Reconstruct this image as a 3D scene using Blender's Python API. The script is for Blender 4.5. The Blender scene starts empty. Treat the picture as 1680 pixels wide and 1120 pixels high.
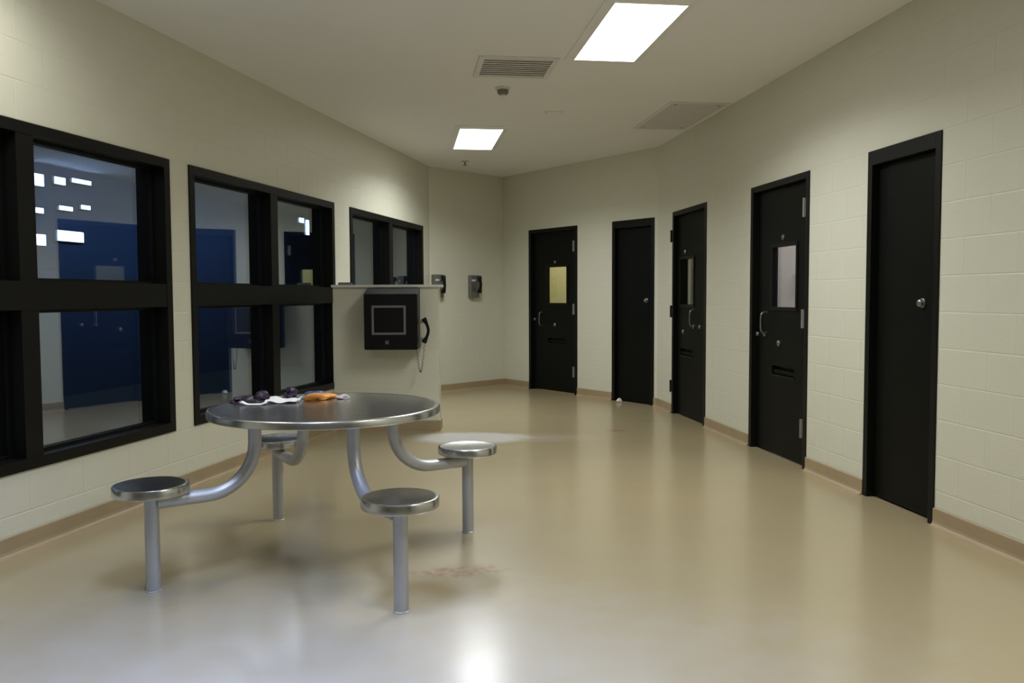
import bpy, bmesh, math, random
from mathutils import Vector, Matrix
random.seed(7)
S = bpy.context.scene
COL = S.collection

# ------------------------------------------------------------------ camera, world, exposure
cam = bpy.data.objects.new('camera', bpy.data.cameras.new('camera'))
COL.objects.link(cam)
cam.data.sensor_width = 36.0
cam.data.lens = 36.0 * 1392.8 / 1680.0
cam.data.clip_start = 0.05
cam.matrix_world = (Matrix.Translation((0, 0, 1.3)) @ Matrix.Rotation(math.radians(90 - 3.09), 4, 'X')
                    @ Matrix.Rotation(math.radians(-0.236), 4, 'Z'))
S.camera = cam
S.view_settings.view_transform = 'Standard'
S.view_settings.look = 'None'
S.view_settings.exposure = 0.0
S.view_settings.gamma = 1.0
S.view_settings.use_curve_mapping = False
W = bpy.data.worlds.new('world'); S.world = W
W.use_nodes = True
W.node_tree.nodes['Background'].inputs[0].default_value = (0.02, 0.03, 0.05, 1)
W.node_tree.nodes['Background'].inputs[1].default_value = 0.3
LENS_POWER = 5.0           # glow of the prismatic lenses themselves
LAMP = {'warm': (40.5, (0.965, 1.0, 1.0), 146), 'cool': (29.0, (0.6, 0.82, 1.4), 108), 'side': (35.0, (0.975, 1.0, 0.98), 150), 'wall': (9.0, (1.0, 1.0, 0.95), 150)}   # watts, colour and cut-off angle per lens; cool, side and wall are added fill
CEIL = 3.0

# ------------------------------------------------------------------ materials
def lin(r, g, b):
    f = lambda c: (c / 255 / 12.92) if c / 255 <= 0.04045 else ((c / 255 + 0.055) / 1.055) ** 2.4
    return (f(r), f(g), f(b), 1)

def mat(name, color, rough=0.5, metal=0.0, spec=0.5, noise=0.0, nscale=8.0, bump=0.0, bscale=60.0, coat=0.0):
    m = bpy.data.materials.new(name); m.use_nodes = True
    nt = m.node_tree; b = nt.nodes['Principled BSDF']
    b.inputs['Base Color'].default_value = color
    b.inputs['Roughness'].default_value = rough
    b.inputs['Metallic'].default_value = metal
    b.inputs['Specular IOR Level'].default_value = spec
    b.inputs['Coat Weight'].default_value = coat
    tc = nt.nodes.new('ShaderNodeTexCoord')
    if noise:
        n = nt.nodes.new('ShaderNodeTexNoise'); n.inputs['Scale'].default_value = nscale
        n.inputs['Detail'].default_value = 5
        r = nt.nodes.new('ShaderNodeValToRGB')
        r.color_ramp.elements[0].position = 0.3; r.color_ramp.elements[1].position = 0.7
        r.color_ramp.elements[0].color = tuple(c * (1 - noise) for c in color[:3]) + (1,)
        r.color_ramp.elements[1].color = tuple(min(1, c * (1 + noise)) for c in color[:3]) + (1,)
        nt.links.new(tc.outputs['Object'], n.inputs['Vector'])
        nt.links.new(n.outputs['Fac'], r.inputs['Fac'])
        nt.links.new(r.outputs['Color'], b.inputs['Base Color'])
    if bump:
        n2 = nt.nodes.new('ShaderNodeTexNoise'); n2.inputs['Scale'].default_value = bscale
        n2.inputs['Detail'].default_value = 3
        bp = nt.nodes.new('ShaderNodeBump'); bp.inputs['Strength'].default_value = bump
        bp.inputs['Distance'].default_value = 0.004
        nt.links.new(tc.outputs['Object'], n2.inputs['Vector'])
        nt.links.new(n2.outputs['Fac'], bp.inputs['Height'])
        nt.links.new(bp.outputs['Normal'], b.inputs['Normal'])
    return m

def emit(name, color, power):
    m = bpy.data.materials.new(name); m.use_nodes = True
    nt = m.node_tree; nt.nodes.remove(nt.nodes['Principled BSDF'])
    e = nt.nodes.new('ShaderNodeEmission')
    e.inputs[0].default_value = tuple(color[:3]) + (1,); e.inputs[1].default_value = power
    nt.links.new(e.outputs[0], nt.nodes['Material Output'].inputs[0])
    return m

M = {}
M['wall'] = mat('painted_block', (0.67, 0.66, 0.545, 1), 0.42, noise=0.015, nscale=3, bump=0.25, bscale=90)
M['ceiling'] = mat('ceiling_paint', (0.86, 0.86, 0.83, 1), 0.8, noise=0.01, nscale=2, bump=0.15, bscale=40)
M['base'] = mat('tan_cove_base', (0.36, 0.275, 0.165, 1), 0.45, noise=0.05, nscale=6)
M['black'] = mat('black_door_paint', (0.004, 0.0046, 0.0035, 1), 0.48, spec=0.12, noise=0.1, nscale=4, bump=0.1, bscale=120)
M['frame'] = mat('black_frame_paint', (0.0045, 0.0046, 0.004, 1), 0.42, spec=0.2, noise=0.08, nscale=6)
M['steel'] = mat('brushed_steel', (0.55, 0.55, 0.55, 1), 0.24, 1.0, noise=0.06, nscale=14)
M['tube'] = mat('satin_tube', (0.46, 0.475, 0.51, 1), 0.42, 0.55, noise=0.03, nscale=10)
M['hardware'] = mat('dull_chrome', (0.27, 0.26, 0.25, 1), 0.38, 0.9, noise=0.05, nscale=20)
M['hinge'] = mat('worn_hinge_steel', (0.22, 0.21, 0.19, 1), 0.5, 0.3, noise=0.1, nscale=20)
M['dark'] = mat('near_black_plastic', (0.003, 0.003, 0.0045, 1), 0.4, spec=0.25, noise=0.1, nscale=10)
M['screen'] = mat('switched_off_screen', (0.004, 0.004, 0.006, 1), 0.12, noise=0.05, nscale=3)
M['grey_plastic'] = mat('grey_bezel', (0.15, 0.15, 0.17, 1), 0.4, noise=0.04, nscale=10)
M['phone_grey'] = mat('grey_phone_steel', (0.2, 0.205, 0.185, 1), 0.4, 0.4, noise=0.06, nscale=12)
M['cap'] = mat('pale_cap', (0.72, 0.72, 0.68, 1), 0.35, noise=0.02, nscale=8)
M['light_tray'] = mat('white_enamel', (0.88, 0.87, 0.84, 1), 0.4, noise=0.01, nscale=8)
M['vent'] = mat('grey_enamel', (0.78, 0.76, 0.73, 1), 0.6, noise=0.03, nscale=8)
M['vent_dark'] = mat('darker_grey_enamel', (0.62, 0.60, 0.58, 1), 0.8, noise=0.03, nscale=8)  # slightly darker grey for vent backing, panel cover and escutcheon
M['lens'] = emit('glowing_lens', (1.0, 0.99, 0.93), LENS_POWER)
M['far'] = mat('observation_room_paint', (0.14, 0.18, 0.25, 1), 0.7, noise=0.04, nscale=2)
M['glow'] = emit('bluish_white_glow', (0.85, 0.9, 1.0), 9.0)
M['cell_warm'] = mat('cell_paint_warm', (0.64, 0.60, 0.36, 1), 0.6, noise=0.02, nscale=3)
M['cell_cool'] = mat('cell_paint_cool', (0.58, 0.54, 0.55, 1), 0.6, noise=0.02, nscale=3)
M['cell_dim'] = mat('cell_paint_dim', (0.5, 0.49, 0.37, 1), 0.6, noise=0.02, nscale=3)
M['paper'] = mat('white_paper', (0.85, 0.84, 0.82, 1), 0.6, noise=0.02, nscale=20)
M['purple'] = mat('dark_purple_wrapper', (0.035, 0.018, 0.04, 1), 0.3, noise=0.4, nscale=30)
M['orange'] = mat('orange_wrapper', (0.62, 0.25, 0.035, 1), 0.4, noise=0.3, nscale=18)
M['blue'] = mat('blue_wrapper', (0.06, 0.1, 0.26, 1), 0.35, noise=0.2, nscale=20)
M['pale'] = mat('pale_wrapper', (0.6, 0.52, 0.48, 1), 0.3, noise=0.1, nscale=20)
M['white_plastic'] = mat('white_plastic', (0.7, 0.69, 0.63, 1), 0.4, noise=0.02, nscale=10)

def glass_mat(name, tint, refl, rough, rtint):
    m = bpy.data.materials.new(name); m.use_nodes = True
    nt = m.node_tree; nt.nodes.remove(nt.nodes['Principled BSDF'])
    t = nt.nodes.new('ShaderNodeBsdfTransparent'); t.inputs[0].default_value = tint
    g = nt.nodes.new('ShaderNodeBsdfGlossy'); g.inputs['Roughness'].default_value = rough
    g.inputs['Color'].default_value = rtint
    fr = nt.nodes.new('ShaderNodeFresnel'); geo = nt.nodes.new('ShaderNodeNewGeometry')
    io = nt.nodes.new('ShaderNodeMath'); io.operation = 'MULTIPLY_ADD'      # 1.5 from outside, its inverse from inside the pane
    io.inputs[1].default_value = 1 / 1.5 - 1.5; io.inputs[2].default_value = 1.5
    nt.links.new(geo.outputs['Backfacing'], io.inputs[0]); nt.links.new(io.outputs[0], fr.inputs['IOR'])
    ad = nt.nodes.new('ShaderNodeMath'); ad.operation = 'ADD'; ad.use_clamp = True
    ad.inputs[1].default_value = refl
    mx = nt.nodes.new('ShaderNodeMixShader')
    nt.links.new(fr.outputs[0], ad.inputs[0]); nt.links.new(ad.outputs[0], mx.inputs[0])
    nt.links.new(t.outputs[0], mx.inputs[1]); nt.links.new(g.outputs[0], mx.inputs[2])
    nt.links.new(mx.outputs[0], nt.nodes['Material Output'].inputs[0])
    return m
M['glass'] = glass_mat('tinted_observation_glass', (0.6, 0.72, 0.9, 1), 0.25, 0.01, (0.86, 0.93, 1.0, 1))
M['clear'] = glass_mat('clear_vision_glass', (0.88, 0.9, 0.86, 1), 0.0, 0.02, (1, 1, 1, 1))

def floor_mat():
    m = bpy.data.materials.new('tan_epoxy_floor'); m.use_nodes = True
    nt = m.node_tree; b = nt.nodes['Principled BSDF']; L = nt.links.new
    geo = nt.nodes.new('ShaderNodeNewGeometry')
    def noise(sc, det=4):
        n = nt.nodes.new('ShaderNodeTexNoise'); n.inputs['Scale'].default_value = sc; n.inputs['Detail'].default_value = det
        L(geo.outputs['Position'], n.inputs['Vector']); return n.outputs['Fac']
    def math_(op, a, bb=None, clamp=False):
        n = nt.nodes.new('ShaderNodeMath'); n.operation = op; n.use_clamp = clamp
        for i, v in enumerate((a, bb)):
            if v is None: continue
            if isinstance(v, (int, float)): n.inputs[i].default_value = v
            else: L(v, n.inputs[i])
        return n.outputs[0]
    def mix(f, c1, c2):
        n = nt.nodes.new('ShaderNodeMix'); n.data_type = 'RGBA'
        if isinstance(f, (int, float)): n.inputs[0].default_value = f
        else: L(f, n.inputs[0])
        for i, c in ((6, c1), (7, c2)):
            if isinstance(c, tuple): n.inputs[i].default_value = c
            else: L(c, n.inputs[i])
        return n.outputs[2]
    sep = nt.nodes.new('ShaderNodeSeparateXYZ'); L(geo.outputs['Position'], sep.inputs[0])
    wob = noise(6.0)
    def blob(cx, cy, rx, ry, rot, soft=0.5, wobble=0.6):
        dx = math_('SUBTRACT', sep.outputs[0], cx); dy = math_('SUBTRACT', sep.outputs[1], cy)
        c, s = math.cos(rot), math.sin(rot)
        u = math_('DIVIDE', math_('ADD', math_('MULTIPLY', dx, c), math_('MULTIPLY', dy, s)), rx)
        v = math_('DIVIDE', math_('SUBTRACT', math_('MULTIPLY', dy, c), math_('MULTIPLY', dx, s)), ry)
        r = math_('SQRT', math_('ADD', math_('MULTIPLY', u, u), math_('MULTIPLY', v, v)))
        r = math_('ADD', r, math_('MULTIPLY', math_('SUBTRACT', wob, 0.5), wobble * 2))
        return math_('DIVIDE', math_('SUBTRACT', 1.0, r), soft, True)
    col = mix(noise(1.3), (0.36, 0.29, 0.165, 1), (0.405, 0.33, 0.195, 1))
    fine = math_('MULTIPLY', noise(120.0, 2), 0.22)
    col = mix(fine, col, (0.31, 0.245, 0.15, 1))
    # old stains and scuffs, plus the near-floor sheen painted in
    streak = math_('MULTIPLY', math_('SUBTRACT', noise(22.0, 3), 0.42), 5.0, True)
    col = mix(math_('MULTIPLY', blob(-0.30, 3.95, 0.30, 0.10, 0.22, 0.7, 0.9), math_('MULTIPLY', streak, 0.75)), col, (0.30, 0.10, 0.05, 1))
    col = mix(math_('MULTIPLY', blob(-0.40, 3.72, 0.2, 0.12, 0.3, 0.8), 0.35), col, (0.40, 0.25, 0.08, 1))
    col = mix(math_('MULTIPLY', blob(1.0, 8.1, 0.14, 0.09, 0.0), 0.5), col, (0.3, 0.12, 0.07, 1))
    col = mix(math_('MULTIPLY', blob(-1.1, 2.6, 2.8, 1.35, 0.1, 0.9, 0.3), 0.52), col, (0.50, 0.49, 0.51, 1))      # bluish-white sheen of the near floor, painted into the colour
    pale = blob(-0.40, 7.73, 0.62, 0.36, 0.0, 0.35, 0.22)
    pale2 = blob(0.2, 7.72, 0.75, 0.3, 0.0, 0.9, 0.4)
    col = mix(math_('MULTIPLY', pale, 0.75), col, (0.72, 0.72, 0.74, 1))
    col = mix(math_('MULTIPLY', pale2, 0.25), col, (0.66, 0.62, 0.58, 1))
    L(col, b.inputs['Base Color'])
    rg = math_('ADD', math_('MULTIPLY', noise(2.2), 0.10), 0.30)
    L(rg, b.inputs['Roughness'])
    b.inputs['Coat Weight'].default_value = 0.6; b.inputs['Coat Roughness'].default_value = 0.185
    b.inputs['Specular IOR Level'].default_value = 0.55
    bn = nt.nodes.new('ShaderNodeBump'); bn.inputs['Strength'].default_value = 0.08; bn.inputs['Distance'].default_value = 0.003
    L(noise(35.0, 2), bn.inputs['Height']); L(bn.outputs['Normal'], b.inputs['Normal'])
    return m
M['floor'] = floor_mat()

# ------------------------------------------------------------------ helpers
def link(name, me, m=None, parent=None, loc=None, rotz=None):
    o = bpy.data.objects.new(name, me); COL.objects.link(o)
    if m is not None and me is not None and not me.materials: me.materials.append(m)
    if parent is not None: o.parent = parent
    if loc is not None: o.location = loc
    if rotz is not None: o.rotation_euler = (0, 0, rotz)
    return o

def mesh_of(name, bm, smooth=False):
    bmesh.ops.recalc_face_normals(bm, faces=bm.faces)
    me = bpy.data.meshes.new(name); bm.to_mesh(me); bm.free()
    if smooth:
        for p in me.polygons: p.use_smooth = True
        try: me.set_sharp_from_angle(angle=math.radians(40))
        except Exception: pass
    return me

def obj(name, bm, m, parent=None, smooth=False, loc=None, rotz=None):
    return link(name, mesh_of(name, bm, smooth), m, parent, loc, rotz)

def tag(o, label, cat=None, group=None, kind=None):
    o['label'] = label
    if cat: o['category'] = cat
    if group: o['group'] = group
    if kind: o['kind'] = kind
    return o

def empty(name, loc, rotz=0.0):
    o = bpy.data.objects.new(name, None); COL.objects.link(o)
    o.empty_display_size = 0.1; o.location = loc; o.rotation_euler = (0, 0, rotz); return o

def add_box(bm, x0, x1, y0, y1, z0, z1, bev=0.0):
    r = bmesh.ops.create_cube(bm, size=1.0)
    vs = r['verts']
    for v in vs:
        v.co = Vector((x0 if v.co.x < 0 else x1, y0 if v.co.y < 0 else y1, z0 if v.co.z < 0 else z1))
    if bev:
        es = list({e for v in vs for e in v.link_edges})
        bmesh.ops.bevel(bm, geom=es, offset=bev, segments=2, affect='EDGES', profile=0.5)

def box(name, m, parent, x0, x1, y0, y1, z0, z1, bev=0.0, loc=None, rotz=None):
    bm = bmesh.new(); add_box(bm, x0, x1, y0, y1, z0, z1, bev)
    return obj(name, bm, m, parent, loc=loc, rotz=rotz)

def add_lathe(bm, prof, n=48, mtx=None):
    rings = []
    for r, z in prof:
        if r < 1e-6: rings.append([bm.verts.new((0, 0, z))])
        else: rings.append([bm.verts.new((r * math.cos(2 * math.pi * k / n), r * math.sin(2 * math.pi * k / n), z)) for k in range(n)])
    for a, b in zip(rings, rings[1:]):
        for k in range(n):
            k2 = (k + 1) % n
            if len(a) == 1: bm.faces.new((a[0], b[k], b[k2]))
            elif len(b) == 1: bm.faces.new((a[k], b[0], a[k2]))
            else: bm.faces.new((a[k], b[k], b[k2], a[k2]))
    if mtx is not None:
        bmesh.ops.transform(bm, matrix=mtx, verts=[v for rg in rings for v in rg])

def add_tube(bm, pts, r, n=12, caps=True):
    pts = [Vector(p) for p in pts]; rings = []; up = None
    rs = r if isinstance(r, (list, tuple)) else [r] * len(pts)
    for i, p in enumerate(pts):
        t = (pts[min(i + 1, len(pts) - 1)] - pts[max(i - 1, 0)]).normalized()
        if up is None:
            up = Vector((0, 0, 1)) if abs(t.z) < 0.9 else Vector((1, 0, 0))
        a = (up - t * up.dot(t)).normalized(); up = a; b = t.cross(a)
        rings.append([bm.verts.new(p + (a * math.cos(2 * math.pi * k / n) + b * math.sin(2 * math.pi * k / n)) * rs[i]) for k in range(n)])
    for A, B in zip(rings, rings[1:]):
        for k in range(n):
            bm.faces.new((A[k], A[(k + 1) % n], B[(k + 1) % n], B[k]))
    if caps:
        bm.faces.new(rings[0][::-1]); bm.faces.new(rings[-1])

def prism(bm, pts, z0, z1):
    a = [bm.verts.new((x, y, z0)) for x, y in pts]; b = [bm.verts.new((x, y, z1)) for x, y in pts]
    bm.faces.new(a[::-1]); bm.faces.new(b)
    for i in range(len(pts)):
        j = (i + 1) % len(pts); bm.faces.new((a[i], a[j], b[j], b[i]))

RX90 = Matrix.Rotation(math.radians(90), 4, 'X')      # lathe axis z -> local -y (towards the room)

# ------------------------------------------------------------------ plan of the room
P0 = Vector((-4.009, -3.0)); C1 = Vector((-1.085, 11.28)); C2 = Vector((-0.115, 12.30))
C3 = Vector((1.69, 9.87)); P4 = Vector((3.3975, -3.0))
class Plan:
    def __init__(s, a, b):
        s.a, s.b = a, b; s.u = (b - a).normalized(); s.len = (b - a).length
        s.n = Vector((-s.u.y, s.u.x)); s.rot = math.atan2(s.u.y, s.u.x)
    def pt(s, t, dep=0.0, z=0.0):
        p = s.a + s.u * t + s.n * dep; return Vector((p.x, p.y, z))
WL, WK, WA, WB = Plan(P0, C1), Plan(C1, C2), Plan(C2, C3), Plan(C3, P4)
WR = Plan(P4, P0)
TH = 0.2
WIN = [(6.30, 8.787), (9.013, 11.449), (11.845, 14.269)]; WZ0, WZ1 = 0.412, 2.198
DA = [(0.596, 1.617, 2.2), (2.269, 2.978, 2.2)]
DB = [(0.556, 1.584, 2.2), (2.64, 3.676, 2.2), (4.456, 5.195, 2.2)]

# ------------------------------------------------------------------ floor and ceiling
bm = bmesh.new(); add_box(bm, -9.6, 5.2, -3.6, 16.0, -0.1, 0.0)
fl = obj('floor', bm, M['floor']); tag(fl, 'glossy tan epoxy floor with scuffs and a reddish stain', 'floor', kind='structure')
bm = bmesh.new(); add_box(bm, -9.6, 5.2, -3.6, 16.0, CEIL, CEIL + 0.1)
ce = obj('ceiling', bm, M['ceiling']); tag(ce, 'plain off-white painted ceiling over the dayroom', 'ceiling', kind='structure')

# ------------------------------------------------------------------ walls with block courses
def wall_backing(plan, openings, ext0=0.0, ext1=0.0):
    ss = sorted({-ext0, plan.len + ext1} | {v for o in openings for v in o[:2]})
    zs = sorted({0.0, CEIL} | {v for o in openings for v in o[2:]})
    solid = lambda i, j: 0 <= i < len(ss) - 1 and 0 <= j < len(zs) - 1 and not any(
        o[0] <= (ss[i] + ss[i + 1]) / 2 <= o[1] and o[2] <= (zs[j] + zs[j + 1]) / 2 <= o[3] for o in openings)
    bm = bmesh.new(); cache = {}
    def V(s, y, z):
        k = (round(s, 4), y, round(z, 4))
        if k not in cache: cache[k] = bm.verts.new((s, y, z))
        return cache[k]
    for i in range(len(ss) - 1):
        for j in range(len(zs) - 1):
            if not solid(i, j): continue
            a, b, c, d = ss[i], ss[i + 1], zs[j], zs[j + 1]
            bm.faces.new((V(a, 0, c), V(b, 0, c), V(b, 0, d), V(a, 0, d)))
            bm.faces.new((V(a, TH, d), V(b, TH, d), V(b, TH, c), V(a, TH, c)))
            for ii, jj, q in ((i - 1, j, ((a, c), (a, d))), (i + 1, j, ((b, d), (b, c))), (i, j - 1, ((b, c), (a, c))), (i, j + 1, ((a, d), (b, d)))):
                if not solid(ii, jj):
                    (s0, z0), (s1, z1) = q
                    bm.faces.new((V(s0, 0, z0), V(s1, 0, z1), V(s1, TH, z1), V(s0, TH, z0)))
    return bm

BLK = {}
def block_mesh(w, h):
    k = (round(w, 3), round(h, 3))
    if k not in BLK:
        g, c, d = 0.002, 0.003, 0.0011
        bm = bmesh.new()
        x0, x1, z0, z1 = g, k[0] - g, g, k[1] - g
        back = [bm.verts.new(v) for v in ((x0, 0, z0), (x1, 0, z0), (x1, 0, z1), (x0, 0, z1))]
        fr = [bm.verts.new(v) for v in ((x0 + c, -d, z0 + c), (x1 - c, -d, z0 + c), (x1 - c, -d, z1 - c), (x0 + c, -d, z1 - c))]
        bm.faces.new(fr); bm.faces.new(back[::-1])
        for i in range(4):
            j = (i + 1) % 4; bm.faces.new((back[i], back[j], fr[j], fr[i]))
        me = mesh_of('block', bm); me.materials.append(M['wall']); BLK[k] = me
    return BLK[k]

def lay_blocks(root, s0, s1, openings, ztop=CEIL, off=0.0):
    def cut(rects, o):
        out = []
        for a, b, c, d in rects:
            A, B, Cc, D = max(a, o[0]), min(b, o[1]), max(c, o[2]), min(d, o[3])
            if A >= B - 1e-6 or Cc >= D - 1e-6: out.append((a, b, c, d)); continue
            if A > a: out.append((a, A, c, d))
            if B < b: out.append((B, b, c, d))
            if Cc > c: out.append((A, B, c, Cc))
            if D < d: out.append((A, B, D, d))
        return out
    row = 0; z = 0.0; n = 0
    while z < ztop - 1e-3:
        h = min(0.2, ztop - z); x = s0 - 0.4 + (0.2 if row % 2 else 0.0) + off
        while x < s1:
            a, b = max(x, s0), min(x + 0.4, s1)
            if b - a > 0.03:
                rects = [(a, b, max(z, 0.102), z + h)] if z + h > 0.11 else []
                for o in openings: rects = cut(rects, o)
                for a2, b2, c2, d2 in rects:
                    if b2 - a2 > 0.025 and d2 - c2 > 0.025:
                        link('block', block_mesh(b2 - a2, d2 - c2), None, root, loc=(a2, 0, c2)); n += 1
            x += 0.4
        z += 0.2; row += 1
    return n

def make_wall(name, plan, openings, label, srange=None, e0=0.0, e1=0.0):
    w = obj(name, wall_backing(plan, openings, e0, e1), M['wall'], loc=(plan.a.x, plan.a.y, 0), rotz=plan.rot)
    tag(w, label, 'wall', kind='structure')
    if srange: print(name, 'blocks', lay_blocks(w, srange[0], srange[1], openings))
    return w
opL = [(a, b, WZ0, WZ1) for a, b in WIN]
opA = [(a, b, 0.0, h) for a, b, h in DA]; opB = [(a, b, 0.0, h) for a, b, h in DB]
make_wall('wall_left', WL, opL, 'cream painted block wall with three black framed windows', (6.9, WL.len), e0=0.2)
make_wall('wall_back', WK, [], 'short cream block wall in the far corner with wall telephones', (0, WK.len), e1=0.1)
make_wall('wall_angled', WA, opA, 'cream block wall with a warm lit cell door and a narrow black door', (0, WA.len), e0=0.1)
make_wall('wall_right', WB, opB, 'long cream block wall on the right with three black doors', (0, 6.4), e1=0.2)
make_wall('wall_rear', WR, [], 'plain cream wall at the rear of the room')

# ------------------------------------------------------------------ cove baseboards
def baseboard(name, plan, gaps, label, a0=0.0, a1=None):
    a1 = plan.len if a1 is None else a1
    segs, s = [], a0
    for g0, g1 in sorted(gaps): segs.append((s, g0)); s = g1
    segs.append((s, a1))
    bm = bmesh.new()
    prof = [(0.0, 0.1), (-0.008, 0.1), (-0.010, 0.097), (-0.010, 0.03), (-0.013, 0.016), (-0.022, 0.006), (-0.036, 0.001), (-0.036, 0.0), (0.0, 0.0)]
    for q0, q1 in segs:
        if q1 - q0 < 0.01: continue
        A = [bm.verts.new((q0, y, z)) for y, z in prof]; B = [bm.verts.new((q1, y, z)) for y, z in prof]
        bm.faces.new(A); bm.faces.new(B[::-1])
        for i in range(len(prof)):
            j = (i + 1) % len(prof); bm.faces.new((A[i], B[i], B[j], A[j]))
    o = obj(name, bm, M['base'], loc=(plan.a.x, plan.a.y, 0), rotz=plan.rot)
    return tag(o, label, 'baseboard', kind='structure')
baseboard('baseboard_left', WL, [(11.535, 11.77)], 'tan cove base along the window wall')
baseboard('baseboard_back', WK, [], 'tan cove base along the far corner wall')
baseboard('baseboard_angled', WA, [d[:2] for d in DA], 'tan cove base between the two farthest doors')
baseboard('baseboard_right', WB, [d[:2] for d in DB], 'tan cove base along the right wall of doors')

# ------------------------------------------------------------------ observation room behind the windows
far = WL.pt(0, 4.7)
bm = bmesh.new(); add_box(bm, 2.0, 23.0, 0.0, 0.1, 0, CEIL)
w = obj('wall_observation', bm, M['far'], loc=(far.x, far.y, 0), rotz=WL.rot)
tag(w, 'dark blue-grey wall of the unlit room beyond the windows', 'wall', kind='structure')
l = bpy.data.lights.new('observation_fill_lamp', 'AREA'); l.shape = 'RECTANGLE'; l.size = 9.0; l.size_y = 0.25; l.energy = 30; l.color = (0.46, 0.68, 1.0)  # added blue fill behind the glass, no fixture modelled
l.spread = math.radians(120)
lo = bpy.data.objects.new('observation_fill_lamp', l); COL.objects.link(lo); lo.location = WL.pt(14.0, 2.9, 2.9)
lo.rotation_euler = (math.radians(68), 0, WL.rot)      # added unseen lamp facing the far wall, gives the glass its blue
GLOW = [(12.985, 13.185, 2.703, 2.853, 'square bright glow seen at upper left of left window'),
        (13.377, 13.570, 2.767, 2.860, 'small bright glow in the middle of the top row in left window'),
        (13.700, 14.064, 2.827, 2.882, 'long thin bright glow at right of the top row in left window'),
        (12.985, 13.165, 2.362, 2.429, 'flat bright glow at left of the middle row in left window'),
        (13.447, 13.692, 2.440, 2.495, 'small bright glow in the middle of the middle row in left window'),
        (13.859, 14.036, 2.490, 2.545, 'smallest bright glow at right of the middle row in left window'),
        (12.985, 13.186, 1.958, 2.097, 'square bright glow at lower left in left window'),
        (13.400, 13.883, 2.038, 2.175, 'widest bright glow, lower right of the cluster in left window'),
        (20.46, 20.68, 2.86, 2.96, 'small square bright glow high in the middle window'),
        (20.77, 20.93, 2.62, 2.94, 'upright bright glow in the top right corner of middle window')]
for a, b, c, d, lab in GLOW:
    t = empty('light_panel', WL.pt((a + b) / 2, 4.7, c), WL.rot)
    tag(t, lab, 'light', 'bright glows beyond the window glass')
    hw = (b - a) / 2
    box('housing', M['dark'], t, -hw - 0.015, hw + 0.015, -0.04, -0.001, -0.015, d - c + 0.015, 0.004)
    box('lens', M['glow'], t, -hw, hw, -0.05, -0.041, 0, d - c, 0.003)

# ------------------------------------------------------------------ windows
def window(idx, a, b, label):
    t = empty('window_%d' % idx, WL.pt(a, 0, WZ0), WL.rot); tag(t, label, 'window', kind='structure')
    w, h = b - a, WZ1 - WZ0; f = 0.06; y0, y1 = -0.012, 0.198
    bm = bmesh.new()
    add_box(bm, 0, f, y0, y1, 0, h); add_box(bm, w - f, w, y0, y1, 0, h)
    add_box(bm, f, w - f, y0, y1, 0, f); add_box(bm, f, w - f, y0, y1, h - f, h)
    obj('window_frame', bm, M['frame'], t)
    mc = w / 2; z0, z1 = 1.236 - WZ0, 1.386 - WZ0; mw = 0.06
    box('transom', M['frame'], t, f, w - f, y0 + 0.002, y1 - 0.002, z0, z1)
    for c, d in ((f, z0), (z1, h - f)):
        box('mullion', M['frame'], t, mc - mw, mc + mw, y0 + 0.004, y1 - 0.004, c, d)
        for p, q in ((f, mc - mw), (mc + mw, w - f)):
            bm = bmesh.new(); s = 0.018                      # glazing stop around each pane
            for yy in (0.072, 0.108):
                add_box(bm, p, p + s, yy, yy + 0.018, c, d); add_box(bm, q - s, q, yy, yy + 0.018, c, d)
                add_box(bm, p + s, q - s, yy, yy + 0.018, c, c + s); add_box(bm, p + s, q - s, yy, yy + 0.018, d - s, d)
            st = obj('glazing_stop', bm, M['frame'], t)
            box('glass_pane', M['glass'], t, p + 0.001, q - 0.001, 0.092, 0.106, c + 0.001, d - 0.001)
window(1, *WIN[0], 'large black framed four-pane window nearest, at left edge')
window(2, *WIN[1], 'black framed four-pane window behind the round table')
window(3, *WIN[2], 'black framed window above the half-height partition')

# ------------------------------------------------------------------ doors
def door_root(idx, plan, d, label):
    t = empty('door_%d' % idx, plan.pt(d[0]), plan.rot); tag(t, label, 'door', kind='structure'); return t
def door_frame(t, w, h, face, head):
    bm = bmesh.new(); y0, y1 = -0.008, 0.16
    add_box(bm, 0, face, y0, y1, 0, h, 0.002); add_box(bm, w - face, w, y0, y1, 0, h, 0.002)
    add_box(bm, face, w - face, y0, y1, h - head, h, 0.002)
    for a, b in ((face, face + 0.016), (w - face - 0.016, w - face)): add_box(bm, a, b, 0.088, 0.15, 0, h - head)   # stops
    add_box(bm, face + 0.016, w - face - 0.016, 0.088, 0.15, h - head - 0.016, h - head)
    obj('door_frame', bm, M['frame'], t)
def disc(name, m, parent, x, z, r, y0, y1, n=20, dome=0.0):
    bm = bmesh.new()
    hgt = y1 - y0
    prof = [(0, 0), (r, 0), (r, hgt * 0.7), (r * 0.85, hgt)]
    prof += [(r * 0.5, hgt + dome * 0.7), (0, hgt + dome)]
    add_lathe(bm, prof, n, Matrix.Translation((x, y1, z)) @ RX90)
    return obj(name, bm, m, parent, True)

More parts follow.
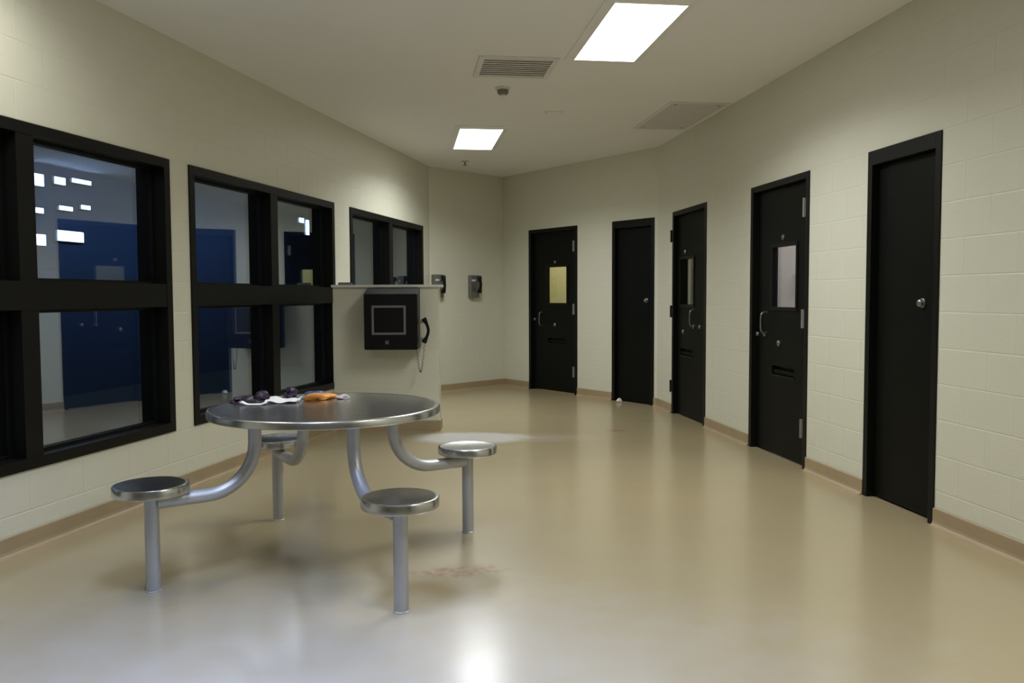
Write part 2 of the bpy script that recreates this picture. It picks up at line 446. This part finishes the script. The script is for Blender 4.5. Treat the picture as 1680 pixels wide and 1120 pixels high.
R = 0.042
def cell_door(idx, plan, d, label, hole, hinge_right, peep, handle, locks, slotlock, slot):
    t = door_root(idx, plan, d, label); w, h = d[1] - d[0], d[2]; f = 0.05
    door_frame(t, w, h, f, f)
    x0, x1, z0, z1 = f + 0.004, w - f - 0.004, 0.012, h - f - 0.004
    hx0, hx1, hz0, hz1 = hole[0] - d[0], hole[1] - d[0], 1.2, 1.68
    sx0, sx1, sz0, sz1 = slot[0] - d[0], slot[1] - d[0], 0.655, 0.725
    bm = bmesh.new(); y1 = R + 0.044
    add_box(bm, x0, hx0, R, y1, z0, z1); add_box(bm, hx1, x1, R, y1, z0, z1)
    add_box(bm, hx0, hx1, R, y1, hz1, z1)
    a0, a1 = max(sx0, hx0 + 0.0), min(sx1, hx1)
    add_box(bm, hx0, hx1, R, y1, sz1, hz0); add_box(bm, hx0, hx1, R, y1, z0, sz0)
    add_box(bm, hx0, a0, R, y1, sz0, sz1) if a0 > hx0 + 1e-4 else None
    add_box(bm, a1, hx1, R, y1, sz0, sz1) if a1 < hx1 - 1e-4 else None
    add_box(bm, a0, a1, y1 - 0.006, y1, sz0, sz1)
    obj('door_leaf', bm, M['black'], t)
    bm = bmesh.new(); s = 0.028                                  # vision panel trim
    add_box(bm, hx0 - s, hx0, R - 0.008, R, hz0 - s, hz1 + s); add_box(bm, hx1, hx1 + s, R - 0.008, R, hz0 - s, hz1 + s)
    add_box(bm, hx0, hx1, R - 0.008, R, hz0 - s, hz0); add_box(bm, hx0, hx1, R - 0.008, R, hz1, hz1 + s)
    obj('vision_trim', bm, M['frame'], t)
    box('vision_pane', M['clear'], t, hx0 + 0.001, hx1 - 0.001, R + 0.030, R + 0.038, hz0 + 0.001, hz1 - 0.001)
    # food pass: shelf lip and folding flap
    box('food_flap', M['black'], t, a0 + 0.008, a1 - 0.008, R + 0.012, R + 0.022, sz0 + 0.008, sz1 - 0.03, 0.002)
    box('flap_ledge', M['frame'], t, a0 - 0.01, a1 + 0.01, R - 0.006, R, sz0 - 0.016, sz0, 0.002)
    kn = disc('flap_lock', M['hardware'], t, slotlock[0] - d[0], slotlock[1], 0.024, R - 0.014, R, dome=0.006)
    if peep: disc('peephole', M['hardware'], t, peep[0] - d[0], peep[1], 0.021, R - 0.01, R, dome=0.005)
    for lx, lz in locks: disc('lock_cylinder', M['hardware'], t, lx - d[0], lz, 0.020, R - 0.014, R, dome=0.006)
    pts = [Vector((x - d[0], y, z)) for x, y, z in handle]
    sm = []
    for i in range(len(pts) - 1):                                # Catmull-Rom
        p0, p1, p2, p3 = pts[max(i - 1, 0)], pts[i], pts[i + 1], pts[min(i + 2, len(pts) - 1)]
        for k in range(6):
            q = k / 6.0
            sm.append(0.5 * ((2 * p1) + (p2 - p0) * q + (2 * p0 - 5 * p1 + 4 * p2 - p3) * q * q + (3 * p1 - p0 - 3 * p2 + p3) * q ** 3))
    sm.append(pts[-1])
    bm = bmesh.new(); add_tube(bm, sm, 0.008, 10); obj('pull_handle', bm, M['hardware'], t, True)
    for z in (0.30, 1.12, 1.94):
        bm = bmesh.new(); hx = (w - f - 0.002) if hinge_right else (f + 0.002)
        if hinge_right:
            hg = box('hinge', M['hinge'], t, hx - 0.042, hx, -0.006, R, z - 0.065, z + 0.065, 0.003)
            bm = bmesh.new(); add_tube(bm, [(hx - 0.02, -0.008, z - 0.07), (hx - 0.02, -0.008, z + 0.07)], 0.012, 12)
            obj('hinge_pin', bm, M['hinge'], hg, True)
        else:
            bm = bmesh.new(); add_tube(bm, [(-0.004, -0.018, z - 0.065), (-0.004, -0.018, z + 0.065)], 0.011, 12)
            obj('hinge', bm, M['frame'], t, True)
    return t

def grip(x, zt, zb):      # D pull bowed out from the leaf
    o = 0.055
    return [(x, R, zt), (x, R - o * 0.6, zt - 0.002), (x, R - o, zt - 0.03), (x, R - o, zb + 0.03), (x, R - o * 0.6, zb + 0.002), (x, R, zb)]
cell_door(1, WA, DA[0], 'black cell door with a glowing yellow vision panel, farthest away', (0.945, 1.353), True,
          (1.114, 1.746), grip(0.84, 1.075, 0.89),
          [(0.675, 0.975)], (1.112, 0.905), (0.96, 1.34))
cell_door(3, WB, DB[0], 'black cell door hinged on its left with a dim narrow vision panel', (0.70, 1.105), False,
          (0.845, 1.756), grip(1.155, 1.145, 0.975),
          [(1.304, 0.977), (1.125, 0.972)], (0.804, 0.907), (0.70, 1.10))
cell_door(4, WB, DB[1], 'black cell door with a pale lavender vision panel and curved pull', (2.978, 3.392), True,
          (3.164, 1.752), grip(2.885, 1.155, 0.985),
          [(2.703, 0.968), (2.848, 0.972)], (3.112, 0.91), (2.985, 3.38))

def closet_door(idx, plan, d, label, kx, kz):
    t = door_root(idx, plan, d, label); w, h = d[1] - d[0], d[2]
    door_frame(t, w, h, 0.05, 0.09)
    box('door_leaf', M['black'], t, 0.054, w - 0.054, R, R + 0.044, 0.012, h - 0.094, 0.002)
    rose = disc('knob_rose', M['hardware'], t, kx - d[0], kz, 0.028, R - 0.008, R)
    bm = bmesh.new(); add_lathe(bm, [(0, 0), (0.012, 0), (0.012, 0.006), (0.020, 0.010), (0.022, 0.016), (0.018, 0.022), (0.008, 0.025), (0, 0.025)], 20,
                                Matrix.Translation((kx - d[0], R - 0.008, kz)) @ RX90)
    obj('knob', bm, M['hardware'], rose, True)
closet_door(2, WA, DA[1], 'narrow black service door between two cell doors', 2.812, 1.235)
closet_door(5, WB, DB[2], 'narrow black service door nearest at the right', 4.985, 1.247)

# cells behind the three vision panels, each with its own lamp
def cell(name, plan, d, m, energy, color, label):
    w = d[1] - d[0]; a, b = -0.25, w + 0.25
    bm = bmesh.new(); y0, y1, hz = TH + 0.001, 1.9, 2.5
    add_box(bm, a - 0.05, a, y0, y1, 0, hz); add_box(bm, b, b + 0.05, y0, y1, 0, hz)
    add_box(bm, a - 0.05, b + 0.05, y1, y1 + 0.05, 0, hz); add_box(bm, a - 0.05, b + 0.05, y0, y1 + 0.05, hz, hz + 0.05)
    p = plan.pt(d[0]); o = obj(name, bm, m, loc=p, rotz=plan.rot); tag(o, label, 'wall', kind='structure')
    l = bpy.data.lights.new('cell_lamp', 'AREA'); l.size = 0.6; l.energy = energy; l.color = color
    lo = bpy.data.objects.new('cell_lamp', l); COL.objects.link(lo)
    lo.location = plan.pt(d[0] + w / 2, 1.0, 2.45)
cell('wall_cell_far', WA, DA[0], M['cell_warm'], 14, (1, 0.97, 0.8), 'warm painted cell interior seen through the farthest vision panel')
cell('wall_cell_middle', WB, DB[0], M['cell_dim'], 5, (1, 0.97, 0.85), 'dim cell interior seen through the middle door vision panel')
cell('wall_cell_near', WB, DB[1], M['cell_cool'], 16, (0.98, 0.94, 1.0), 'pale cell interior seen through the near vision panel')

# ------------------------------------------------------------------ half-height partition
PY, PX1, PT = 8.15, -0.705, 0.22
def leftwall_x(y): return P0.x + (C1.x - P0.x) * (y - P0.y) / (C1.y - P0.y) + 0.006
bm = bmesh.new(); PH = 1.385
prism(bm, [(leftwall_x(PY), PY), (PX1, PY), (PX1, PY + PT), (leftwall_x(PY + PT), PY + PT)], 0.0, PH)
part = obj('wall_partition', bm, M['wall']); tag(part, 'half-height cream block partition carrying the black video phone', 'wall', kind='structure')
proxy = []
x0 = leftwall_x(PY)
row = 0; z = 0.0
while z < PH - 0.01:
    h = min(0.2, PH - z); x = x0 - 0.4 + (0.2 if row % 2 else 0)
    while x < PX1:
        a, b = max(x, x0), min(x + 0.4, PX1)
        if b - a > 0.03: link('block', block_mesh(b - a, h - max(0, 0.102 - z)), None, part, loc=(a, PY, max(z, 0.102)))
        x += 0.4
    z += 0.2; row += 1
bm = bmesh.new()
prism(bm, [(leftwall_x(PY - 0.03), PY - 0.03), (PX1 + 0.03, PY - 0.03), (PX1 + 0.03, PY + PT + 0.03), (leftwall_x(PY + PT + 0.03), PY + PT + 0.03)], PH, PH + 0.024)
cp = obj('cap', bm, M['cap'], part); cp['label'] = 'pale flat cap'
bm = bmesh.new()
prism(bm, [(x0 + 0.03, PY - 0.012), (PX1 + 0.012, PY - 0.012), (PX1 + 0.012, PY - 0.001), (x0 + 0.03, PY - 0.001)], 0.0, 0.1)
prism(bm, [(PX1 + 0.001, PY - 0.001), (PX1 + 0.012, PY - 0.001), (PX1 + 0.012, PY + PT), (PX1 + 0.001, PY + PT)], 0.0, 0.1)
b2 = obj('baseboard_partition', bm, M['base']); tag(b2, 'tan cove base around the foot of the partition', 'baseboard', kind='structure')

# small dark flat thing on the partition cap
t = empty('remote_box', (-1.60, PY + 0.02, PH + 0.0245), 0.1)
tag(t, 'small dark flat box lying at the left end of the partition cap', 'box')
box('body', M['grey_plastic'], t, -0.065, 0.065, -0.03, 0.03, 0, 0.018, 0.004)
box('lid', M['dark'], t, -0.06, 0.06, -0.026, 0.026, 0.018, 0.023, 0.002)

# ------------------------------------------------------------------ video visitation phone
KX0, KX1, KY0, KZ0, KZ1 = -1.378, -0.880, 7.90, 0.80, 1.318
YB = PY - 0.0045
t = empty('video_phone', (0.5 * (KX0 + KX1), YB, KZ0)); tag(t, 'black wall-mounted video phone terminal on the partition face', 'telephone')
kx = 0.5 * (KX0 + KX1); hw = 0.5 * (KX1 - KX0); D = YB - KY0; hh = KZ1 - KZ0
bm = bmesh.new()
side = [(0, 0), (-D, 0), (-D, hh), (-D * 0.18, hh + 0.058), (0, hh + 0.058)]
A = [bm.verts.new((-hw, y, z)) for y, z in side]; B = [bm.verts.new((hw, y, z)) for y, z in side]
bm.faces.new(A); bm.faces.new(B[::-1])
for i in range(5): bm.faces.new((A[i], B[i], B[(i + 1) % 5], A[(i + 1) % 5]))
bmesh.ops.bevel(bm, geom=bm.edges[:], offset=0.006, segments=2, affect='EDGES')
obj('housing', bm, M['dark'], t)
bm = bmesh.new(); sx0, sx1, sz0, sz1 = -1.304 - kx, -0.987 - kx, 0.941 - KZ0, 1.213 - KZ0; e = 0.02
add_box(bm, sx0, sx0 + e, -D - 0.01, -D, sz0, sz1); add_box(bm, sx1 - e, sx1, -D - 0.01, -D, sz0, sz1)
add_box(bm, sx0 + e, sx1 - e, -D - 0.01, -D, sz0, sz0 + e); add_box(bm, sx0 + e, sx1 - e, -D - 0.01, -D, sz1 - e, sz1)
bz = obj('screen_bezel', bm, M['grey_plastic'], t); bz['label'] = 'grey screen surround'
box('screen', M['screen'], t, sx0 + e, sx1 - e, -D - 0.004, -D, sz0 + e, sz1 - e)
bm = bmesh.new(); ex, ez = -1.163 - kx, 0.858 - KZ0              # little mark under the screen: two uprights on a bar
add_box(bm, ex - 0.016, ex - 0.004, -D - 0.003, -D, ez, ez + 0.026); add_box(bm, ex + 0.003, ex + 0.012, -D - 0.003, -D, ez, ez + 0.034)
add_box(bm, ex - 0.016, ex + 0.016, -D - 0.003, -D, ez - 0.005, ez + 0.003)
em = obj('emblem', bm, M['hinge'], t); em['label'] = 'small pale emblem'
bm = bmesh.new(); hz0, hz1 = 0.86 - KZ0, 1.09 - KZ0; hy = -D * 0.55
bm.free()
for c, d in ((hz0 + 0.01, hz0 + 0.05), (hz1 - 0.05, hz1 - 0.01)): box('cradle', M['phone_grey'], t, hw, hw + 0.035, hy - 0.035, hy + 0.035, c, d, 0.006)
pts = []
for k in range(13):
    q = k / 12; pts.append((hw + 0.045 + 0.045 * math.sin(math.pi * q), hy, hz1 - (hz1 - hz0) * q))
bm = bmesh.new(); add_tube(bm, pts, [0.024, 0.024, 0.018] + [0.014] * 7 + [0.018, 0.024, 0.024], 12)
hs = obj('handset', bm, M['dark'], t, True)
pts = [(hw + 0.05, hy, hz0 - 0.02)]
for k in range(90):
    q = k / 89; zz = hz0 - 0.03 - 0.25 * math.sin(math.pi * q) ; xx = hw + 0.05 - 0.075 * q
    pts.append((xx + 0.006 * math.cos(k * 1.3), hy + 0.006 * math.sin(k * 1.3), zz))
bm = bmesh.new(); add_tube(bm, pts, 0.0035, 6); obj('cord', bm, M['phone_grey'], t, True)

# ------------------------------------------------------------------ wall telephones in the far corner
def wall_phone(s0, label):
    t = empty('wall_phone', WK.pt(s0, -0.0035, 1.275), WK.rot); tag(t, label, 'telephone', 'grey wall telephones in the far corner')
    return t
def phone_parts(t):
    box('body', M['phone_grey'], t, 0, 0.165, -0.06, 0, 0, 0.31, 0.008)
    k = box('keypad', M['grey_plastic'], t, 0.018, 0.088, -0.064, -0.0595, 0.09, 0.19, 0.001)
    for r in range(4):
        for c in range(3):
            box('key', M['hardware'], k, 0.023 + c * 0.021, 0.038 + c * 0.021, -0.068, -0.064, 0.095 + r * 0.023, 0.110 + r * 0.023)
    box('number_plate', M['white_plastic'], t, 0.018, 0.088, -0.063, -0.0595, 0.225, 0.25)
    for c, d in ((0.225, 0.262), (0.09, 0.125)): box('cradle', M['phone_grey'], t, 0.102, 0.154, -0.08, -0.06, c, d, 0.004)
    pts = [(0.128, -0.095 - 0.03 * math.sin(math.pi * k / 10), 0.29 - 0.022 * k) for k in range(11)]
    bm = bmesh.new(); add_tube(bm, pts, [0.029, 0.03, 0.024] + [0.019] * 5 + [0.024, 0.03, 0.029], 12); obj('handset', bm, M['dark'], t, True)
    pts = [(0.128 - 0.05 * k / 40 + 0.005 * math.cos(k * 1.4), -0.07, 0.06 - 0.05 * math.sin(math.pi * k / 40)) for k in range(41)]
    bm = bmesh.new(); add_tube(bm, pts, 0.004, 6); obj('cord', bm, M['phone_grey'], t, True)
ph = wall_phone(0.69, 'grey wall telephone with black handset on the far corner wall, in full view')
phone_parts(ph)
p2 = ph.copy(); COL.objects.link(p2); p2.location = WK.pt(0.02, -0.0035, 1.275)
p2['label'] = 'grey wall telephone half hidden behind the partition cap, in the corner'
for ch in list(ph.children):
    c = ch.copy(); COL.objects.link(c); c.parent = p2
    for g in list(ch.children):
        d = g.copy(); COL.objects.link(d); d.parent = c

# ------------------------------------------------------------------ ceiling fixtures
def ceiling_light(x, y, ang, label, kind, src=None):
    t = empty('ceiling_light', (x, y, CEIL), ang); tag(t, label, 'light', 'fluorescent ceiling lights')
    ow, ol, iw, il = 0.275, 0.66, 0.218, 0.595
    l = bpy.data.lights.new('fluorescent_lamp', 'AREA'); l.shape = 'RECTANGLE'; l.size = iw * 2; l.size_y = il * 2
    l.energy, l.color, sp = LAMP[kind]; l.spread = math.radians(sp)
    lo = bpy.data.objects.new('fluorescent_lamp', l); COL.objects.link(lo); lo.parent = t; lo.location = (0, 0, -0.025)
    if src:
        for ch in src.children:
            if ch.type == 'MESH':
                c = ch.copy(); COL.objects.link(c); c.parent = t
        return t
    bm = bmesh.new()
    def ring(w, l, z): return [bm.verts.new(v) for v in ((-w, -l, z), (w, -l, z), (w, l, z), (-w, l, z))]
    a, b, c, d = ring(ow, ol, -0.0005), ring(ow, ol, -0.006), ring(iw, il, -0.022), ring(iw, il, -0.0005)
    for p, q in ((a, b), (b, c), (c, d), (d, a)):
        for i in range(4): bm.faces.new((p[i], p[(i + 1) % 4], q[(i + 1) % 4], q[i]))
    obj('light_frame', bm, M['light_tray'], t)
    box('lens', M['lens'], t, -iw, iw, -il, il, -0.020, -0.010)
    return t
AN = math.radians(7.2)
l1 = ceiling_light(0.744, 5.60, AN, 'nearest rectangular ceiling light, cut by the top of the frame', 'warm')
ceiling_light(-0.371, 9.27, AN, 'farther, smaller looking ceiling light over the back of the room', 'warm', l1)
ceiling_light(1.86, 1.94, AN, 'unseen ceiling light added overhead near the camera on the right', 'side', l1)  # added out of view to brighten the right wall and floor
ceiling_light(-0.75, 2.3, AN, 'unseen cool white fill light added overhead near the camera on the left', 'cool', l1)  # added out of view, bluish and narrow, whitens the near floor
ceiling_light(-2.0, 3.6, AN, 'unseen ceiling light added overhead against the window wall near the camera', 'wall', l1)  # added out of view to brighten the upper left wall

t = empty('ceiling_vent', (0.03, 6.43, CEIL), AN); tag(t, 'square grey louvred air vent in the ceiling beside the round detector', 'vent')
bm = bmesh.new(); o_, i_ = 0.29, 0.25
add_box(bm, -o_, -i_, -o_, o_, -0.012, -0.0005); add_box(bm, i_, o_, -o_, o_, -0.012, -0.0005)
add_box(bm, -i_, i_, -o_, -i_, -0.012, -0.0005); add_box(bm, -i_, i_, i_, o_, -0.012, -0.0005)
obj('vent_frame', bm, M['vent'], t); box('backing', M['vent_dark'], t, -i_, i_, -i_, i_, -0.003, -0.0005)
for k in range(9):
    y = -i_ + 0.03 + k * 0.0545
    bm = bmesh.new(); prism(bm, [(-i_, y - 0.018), (i_, y - 0.018), (i_, y + 0.018), (-i_, y + 0.018)], -0.0045, -0.0033)
    bmesh.ops.transform(bm, matrix=Matrix.Translation((0, y, -0.004)) @ Matrix.Rotation(0.16, 4, 'X') @ Matrix.Translation((0, -y, 0.001)), verts=bm.verts)
    obj('slat', bm, M['vent'], t)
t = empty('ceiling_panel', (1.60, 8.2, CEIL), math.radians(7.55)); tag(t, 'long grey access panel in the ceiling against the right wall', 'panel')
bm = bmesh.new(); w_, l_ = 0.28, 0.6; g_ = 0.03
add_box(bm, -w_, -w_ + g_, -l_, l_, -0.01, -0.0005); add_box(bm, w_ - g_, w_, -l_, l_, -0.01, -0.0005)
add_box(bm, -w_ + g_, w_ - g_, -l_, -l_ + g_, -0.01, -0.0005); add_box(bm, -w_ + g_, w_ - g_, l_ - g_, l_, -0.01, -0.0005)
obj('panel_frame', bm, M['vent'], t); box('cover', M['vent_dark'], t, -w_ + g_, w_ - g_, -l_ + g_, l_ - g_, -0.006, -0.0005)
for xx, yy in ((-0.2, -0.5), (0.2, -0.5), (-0.2, 0.5), (0.2, 0.5)):
    bm = bmesh.new(); add_lathe(bm, [(0, -0.009), (0.012, -0.009), (0.014, -0.006)], 10, Matrix.Translation((xx, yy, 0))); obj('screw', bm, M['hardware'], t)

t = empty('smoke_detector', (-0.066, 7.05, CEIL)); tag(t, 'round ceiling detector with a dark ring between the two lights', 'detector')
bm = bmesh.new(); add_lathe(bm, [(0, -0.0005), (0.062, -0.0005), (0.062, -0.012), (0.05, -0.02), (0, -0.02)], 24); obj('base', bm, M['white_plastic'], t, True)
bm = bmesh.new(); add_lathe(bm, [(0.02, -0.02), (0.046, -0.02), (0.046, -0.045), (0.036, -0.056), (0.02, -0.058)], 24); obj('dark_ring', bm, M['hinge'], t, True)
bm = bmesh.new(); add_lathe(bm, [(0.0, -0.02), (0.021, -0.02), (0.021, -0.064), (0.012, -0.072), (0, -0.074)], 16); obj('dome', bm, M['white_plastic'], t, True)
t = empty('sprinkler_head', (-0.584, 10.84, CEIL)); tag(t, 'tiny sprinkler head in the ceiling beyond the far light', 'sprinkler')
bm = bmesh.new(); add_lathe(bm, [(0, -0.0005), (0.05, -0.0005), (0.05, -0.008), (0.02, -0.014), (0, -0.014)], 20); obj('escutcheon', bm, M['vent_dark'], t, True)
bm = bmesh.new(); add_lathe(bm, [(0, -0.014), (0.012, -0.014), (0.012, -0.045), (0.03, -0.05), (0.03, -0.053), (0, -0.053)], 16); obj('deflector', bm, M['phone_grey'], t, True)
t = empty('ceiling_plate', (0.40, 8.0, CEIL), AN); tag(t, 'small pale blank plate in the ceiling right of the far light', 'plate')
box('plate', M['light_tray'], t, -0.09, 0.09, -0.06, 0.06, -0.008, -0.0005, 0.003)
for xx in (-0.07, 0.07):
    bm = bmesh.new(); add_lathe(bm, [(0, -0.0105), (0.006, -0.0105), (0.008, -0.008)], 8, Matrix.Translation((xx, 0, 0))); obj('screw', bm, M['hardware'], t)

# ------------------------------------------------------------------ round steel table with four fixed stools
TC = Vector((-0.922, 4.182, 0)); TZ = 0.762
tb = empty('cluster_table', TC); tag(tb, 'round stainless steel table with four attached disc stools on curved arms', 'table')
bm = bmesh.new(); r = 0.562
add_lathe(bm, [(0, TZ - 0.003), (r - 0.03, TZ - 0.003), (r - 0.012, TZ), (r - 0.004, TZ - 0.002), (r, TZ - 0.007), (r, TZ - 0.034), (r - 0.004, TZ - 0.038), (r - 0.02, TZ - 0.038), (r - 0.022, TZ - 0.02), (0, TZ - 0.02)], 96)
obj('tabletop', bm, M['steel'], tb, True)
POST = [(-1.593, 3.700), (-0.462, 3.445), (-0.247, 4.628), (-1.368, 4.897)]
for px, py in POST:
    v = Vector((px, py, 0)) - TC; rho = v.length; dr = v.normalized()
    q = lambda s, z: (dr.x * s, dr.y * s, z)
    pts = [q(0.36, TZ - 0.03), q(0.36, 0.66), q(0.36, 0.615)]
    for k in range(1, 11):
        a = math.radians(9 * k); pts.append(q(0.58 - 0.22 * math.cos(a), 0.615 - 0.22 * math.sin(a)))
    pts.append(q(rho - 0.02, 0.395))
    bm = bmesh.new(); add_tube(bm, pts, 0.031, 16); obj('support_arm', bm, M['tube'], tb, True)
    bm = bmesh.new(); add_lathe(bm, [(0, 0), (0.034, 0), (0.034, 0.004), (0.031, 0.006), (0.031, 0.437), (0, 0.437)], 20, Matrix.Translation((v.x, v.y, 0)))
    obj('stool_post', bm, M['tube'], tb, True)
    sr = 0.161
    bm = bmesh.new(); add_lathe(bm, [(0, 0.478), (sr - 0.022, 0.478), (sr - 0.01, 0.481), (sr - 0.003, 0.479), (sr, 0.474), (sr, 0.441), (sr - 0.004, 0.437), (sr - 0.02, 0.437), (0, 0.445)], 48, Matrix.Translation((v.x, v.y, 0)))
    obj('seat', bm, M['steel'], tb, True)
    bm = bmesh.new(); add_box(bm, -0.06, 0.06, -0.06, 0.06, TZ - 0.026, TZ - 0.0205, 0.002)
    bmesh.ops.transform(bm, matrix=Matrix.Translation((dr.x * 0.36, dr.y * 0.36, 0)) @ Matrix.Rotation(math.atan2(dr.y, dr.x), 4, 'Z'), verts=bm.verts)
    obj('mounting_plate', bm, M['tube'], tb)

# ------------------------------------------------------------------ litter left on the table
TT = TZ - 0.0025
def crumple(name, m, loc, sx, sy, sz, rot, label, cat, seed, parent=None, jag=0.35):
    rnd = random.Random(seed); bm = bmesh.new()
    bmesh.ops.create_icosphere(bm, subdivisions=3, radius=1.0)
    lobes = [(Vector((rnd.uniform(-1, 1), rnd.uniform(-1, 1), rnd.uniform(-1, 1))).normalized(), rnd.uniform(-jag, jag)) for _ in range(26)]
    for v in bm.verts:
        d = v.co.normalized(); k = 1.0
        for a, s in lobes: k += s * max(0, d.dot(a) - 0.72) / 0.28
        k *= rnd.uniform(0.95, 1.05)
        v.co = Vector((d.x * sx * k, d.y * sy * k, d.z * sz * k))
    zs = sorted(v.co.z for v in bm.verts); cutz = zs[len(zs) // 6]
    for v in bm.verts: v.co.z = max(v.co.z, cutz) - cutz
    o = obj(name, bm, m, parent, loc=loc, rotz=rot)
    if label: tag(o, label, cat)
    return o
crumple('crumpled_wrapper', M['purple'], (-1.40, 4.31, TT), 0.036, 0.030, 0.015, 0.2, 'leftmost small dark purple crumpled wrapper on the round table', 'wrapper', 3, jag=1.0)
crumple('crumpled_wrapper', M['purple'], (-1.31, 4.51, TT), 0.034, 0.032, 0.019, 0.9, 'second dark purple crumpled wrapper from the left on the table', 'wrapper', 5, jag=1.0)
crumple('crumpled_wrapper', M['purple'], (-1.215, 4.575, TT), 0.030, 0.030, 0.024, 0.4, 'tallest dark purple crumpled wrapper, just behind the white papers', 'wrapper', 6, jag=1.0)
crumple('crumpled_wrapper', M['blue'], (-1.06, 4.60, TT), 0.048, 0.034, 0.020, 0.1, 'blue crumpled wrapper behind the white papers on the table', 'wrapper', 8)
crumple('snack_packet', M['orange'], (-1.01, 4.42, TT), 0.095, 0.040, 0.026, 0.75, 'orange and yellow crumpled snack packet on the round table', 'packet', 11, jag=0.5)
crumple('crumpled_wrapper', M['pale'], (-0.895, 4.46, TT), 0.034, 0.028, 0.018, 0.4, 'pale see-through crumpled wrapper right of the orange packet', 'wrapper', 14)
def sheet(loc, w, d, rot, label, seed, lift=0.02, mm='paper'):
    rnd = random.Random(seed); bm = bmesh.new(); nx, ny = 12, 8
    ph = [rnd.uniform(0, 6) for _ in range(4)]
    g = []
    for layer in (0.0, 0.0015):
        rows = []
        for j in range(ny + 1):
            r_ = []
            for i in range(nx + 1):
                x, y = (i / nx - 0.5) * w, (j / ny - 0.5) * d
                z = lift * (0.5 + 0.25 * math.sin(14 * x / w + ph[0]) + 0.25 * math.sin(9 * y / d + ph[1] + 3 * x / w)) * (0.15 + 0.85 * (abs(x) / w * 2) ** 1.5)
                r_.append(bm.verts.new((x, y, z + layer)))
            rows.append(r_)
        g.append(rows)
    for layer in g:
        for j in range(ny):
            for i in range(nx): bm.faces.new((layer[j][i], layer[j][i + 1], layer[j + 1][i + 1], layer[j + 1][i]))
    per = [(0, i) for i in range(nx)] + [(j, nx) for j in range(ny)] + [(ny, i) for i in range(nx, 0, -1)] + [(j, 0) for j in range(ny, 0, -1)]
    for k in range(len(per)):
        a, b = per[k], per[(k + 1) % len(per)]
        bm.faces.new((g[0][a[0]][a[1]], g[0][b[0]][b[1]], g[1][b[0]][b[1]], g[1][a[0]][a[1]]))
    o = obj('paper_sheet', bm, M[mm], smooth=True, loc=loc, rotz=rot); return tag(o, label, 'paper')
sheet((-1.175, 4.36, TT + 0.001), 0.17, 0.20, 0.1, 'larger white curled paper in the middle of the table litter', 2, 0.03)
sheet((-1.29, 4.22, TT + 0.001), 0.13, 0.06, 0.1, 'narrow white curled paper in front of the dark wrappers on table', 4, 0.02)
sp = WA.pt(2.46, -0.06, 0.0005)
crumple('paper_scrap', M['paper'], sp, 0.035, 0.03, 0.026, 0.3, 'small white paper scrap on the floor at the narrow far door', 'paper', 21)
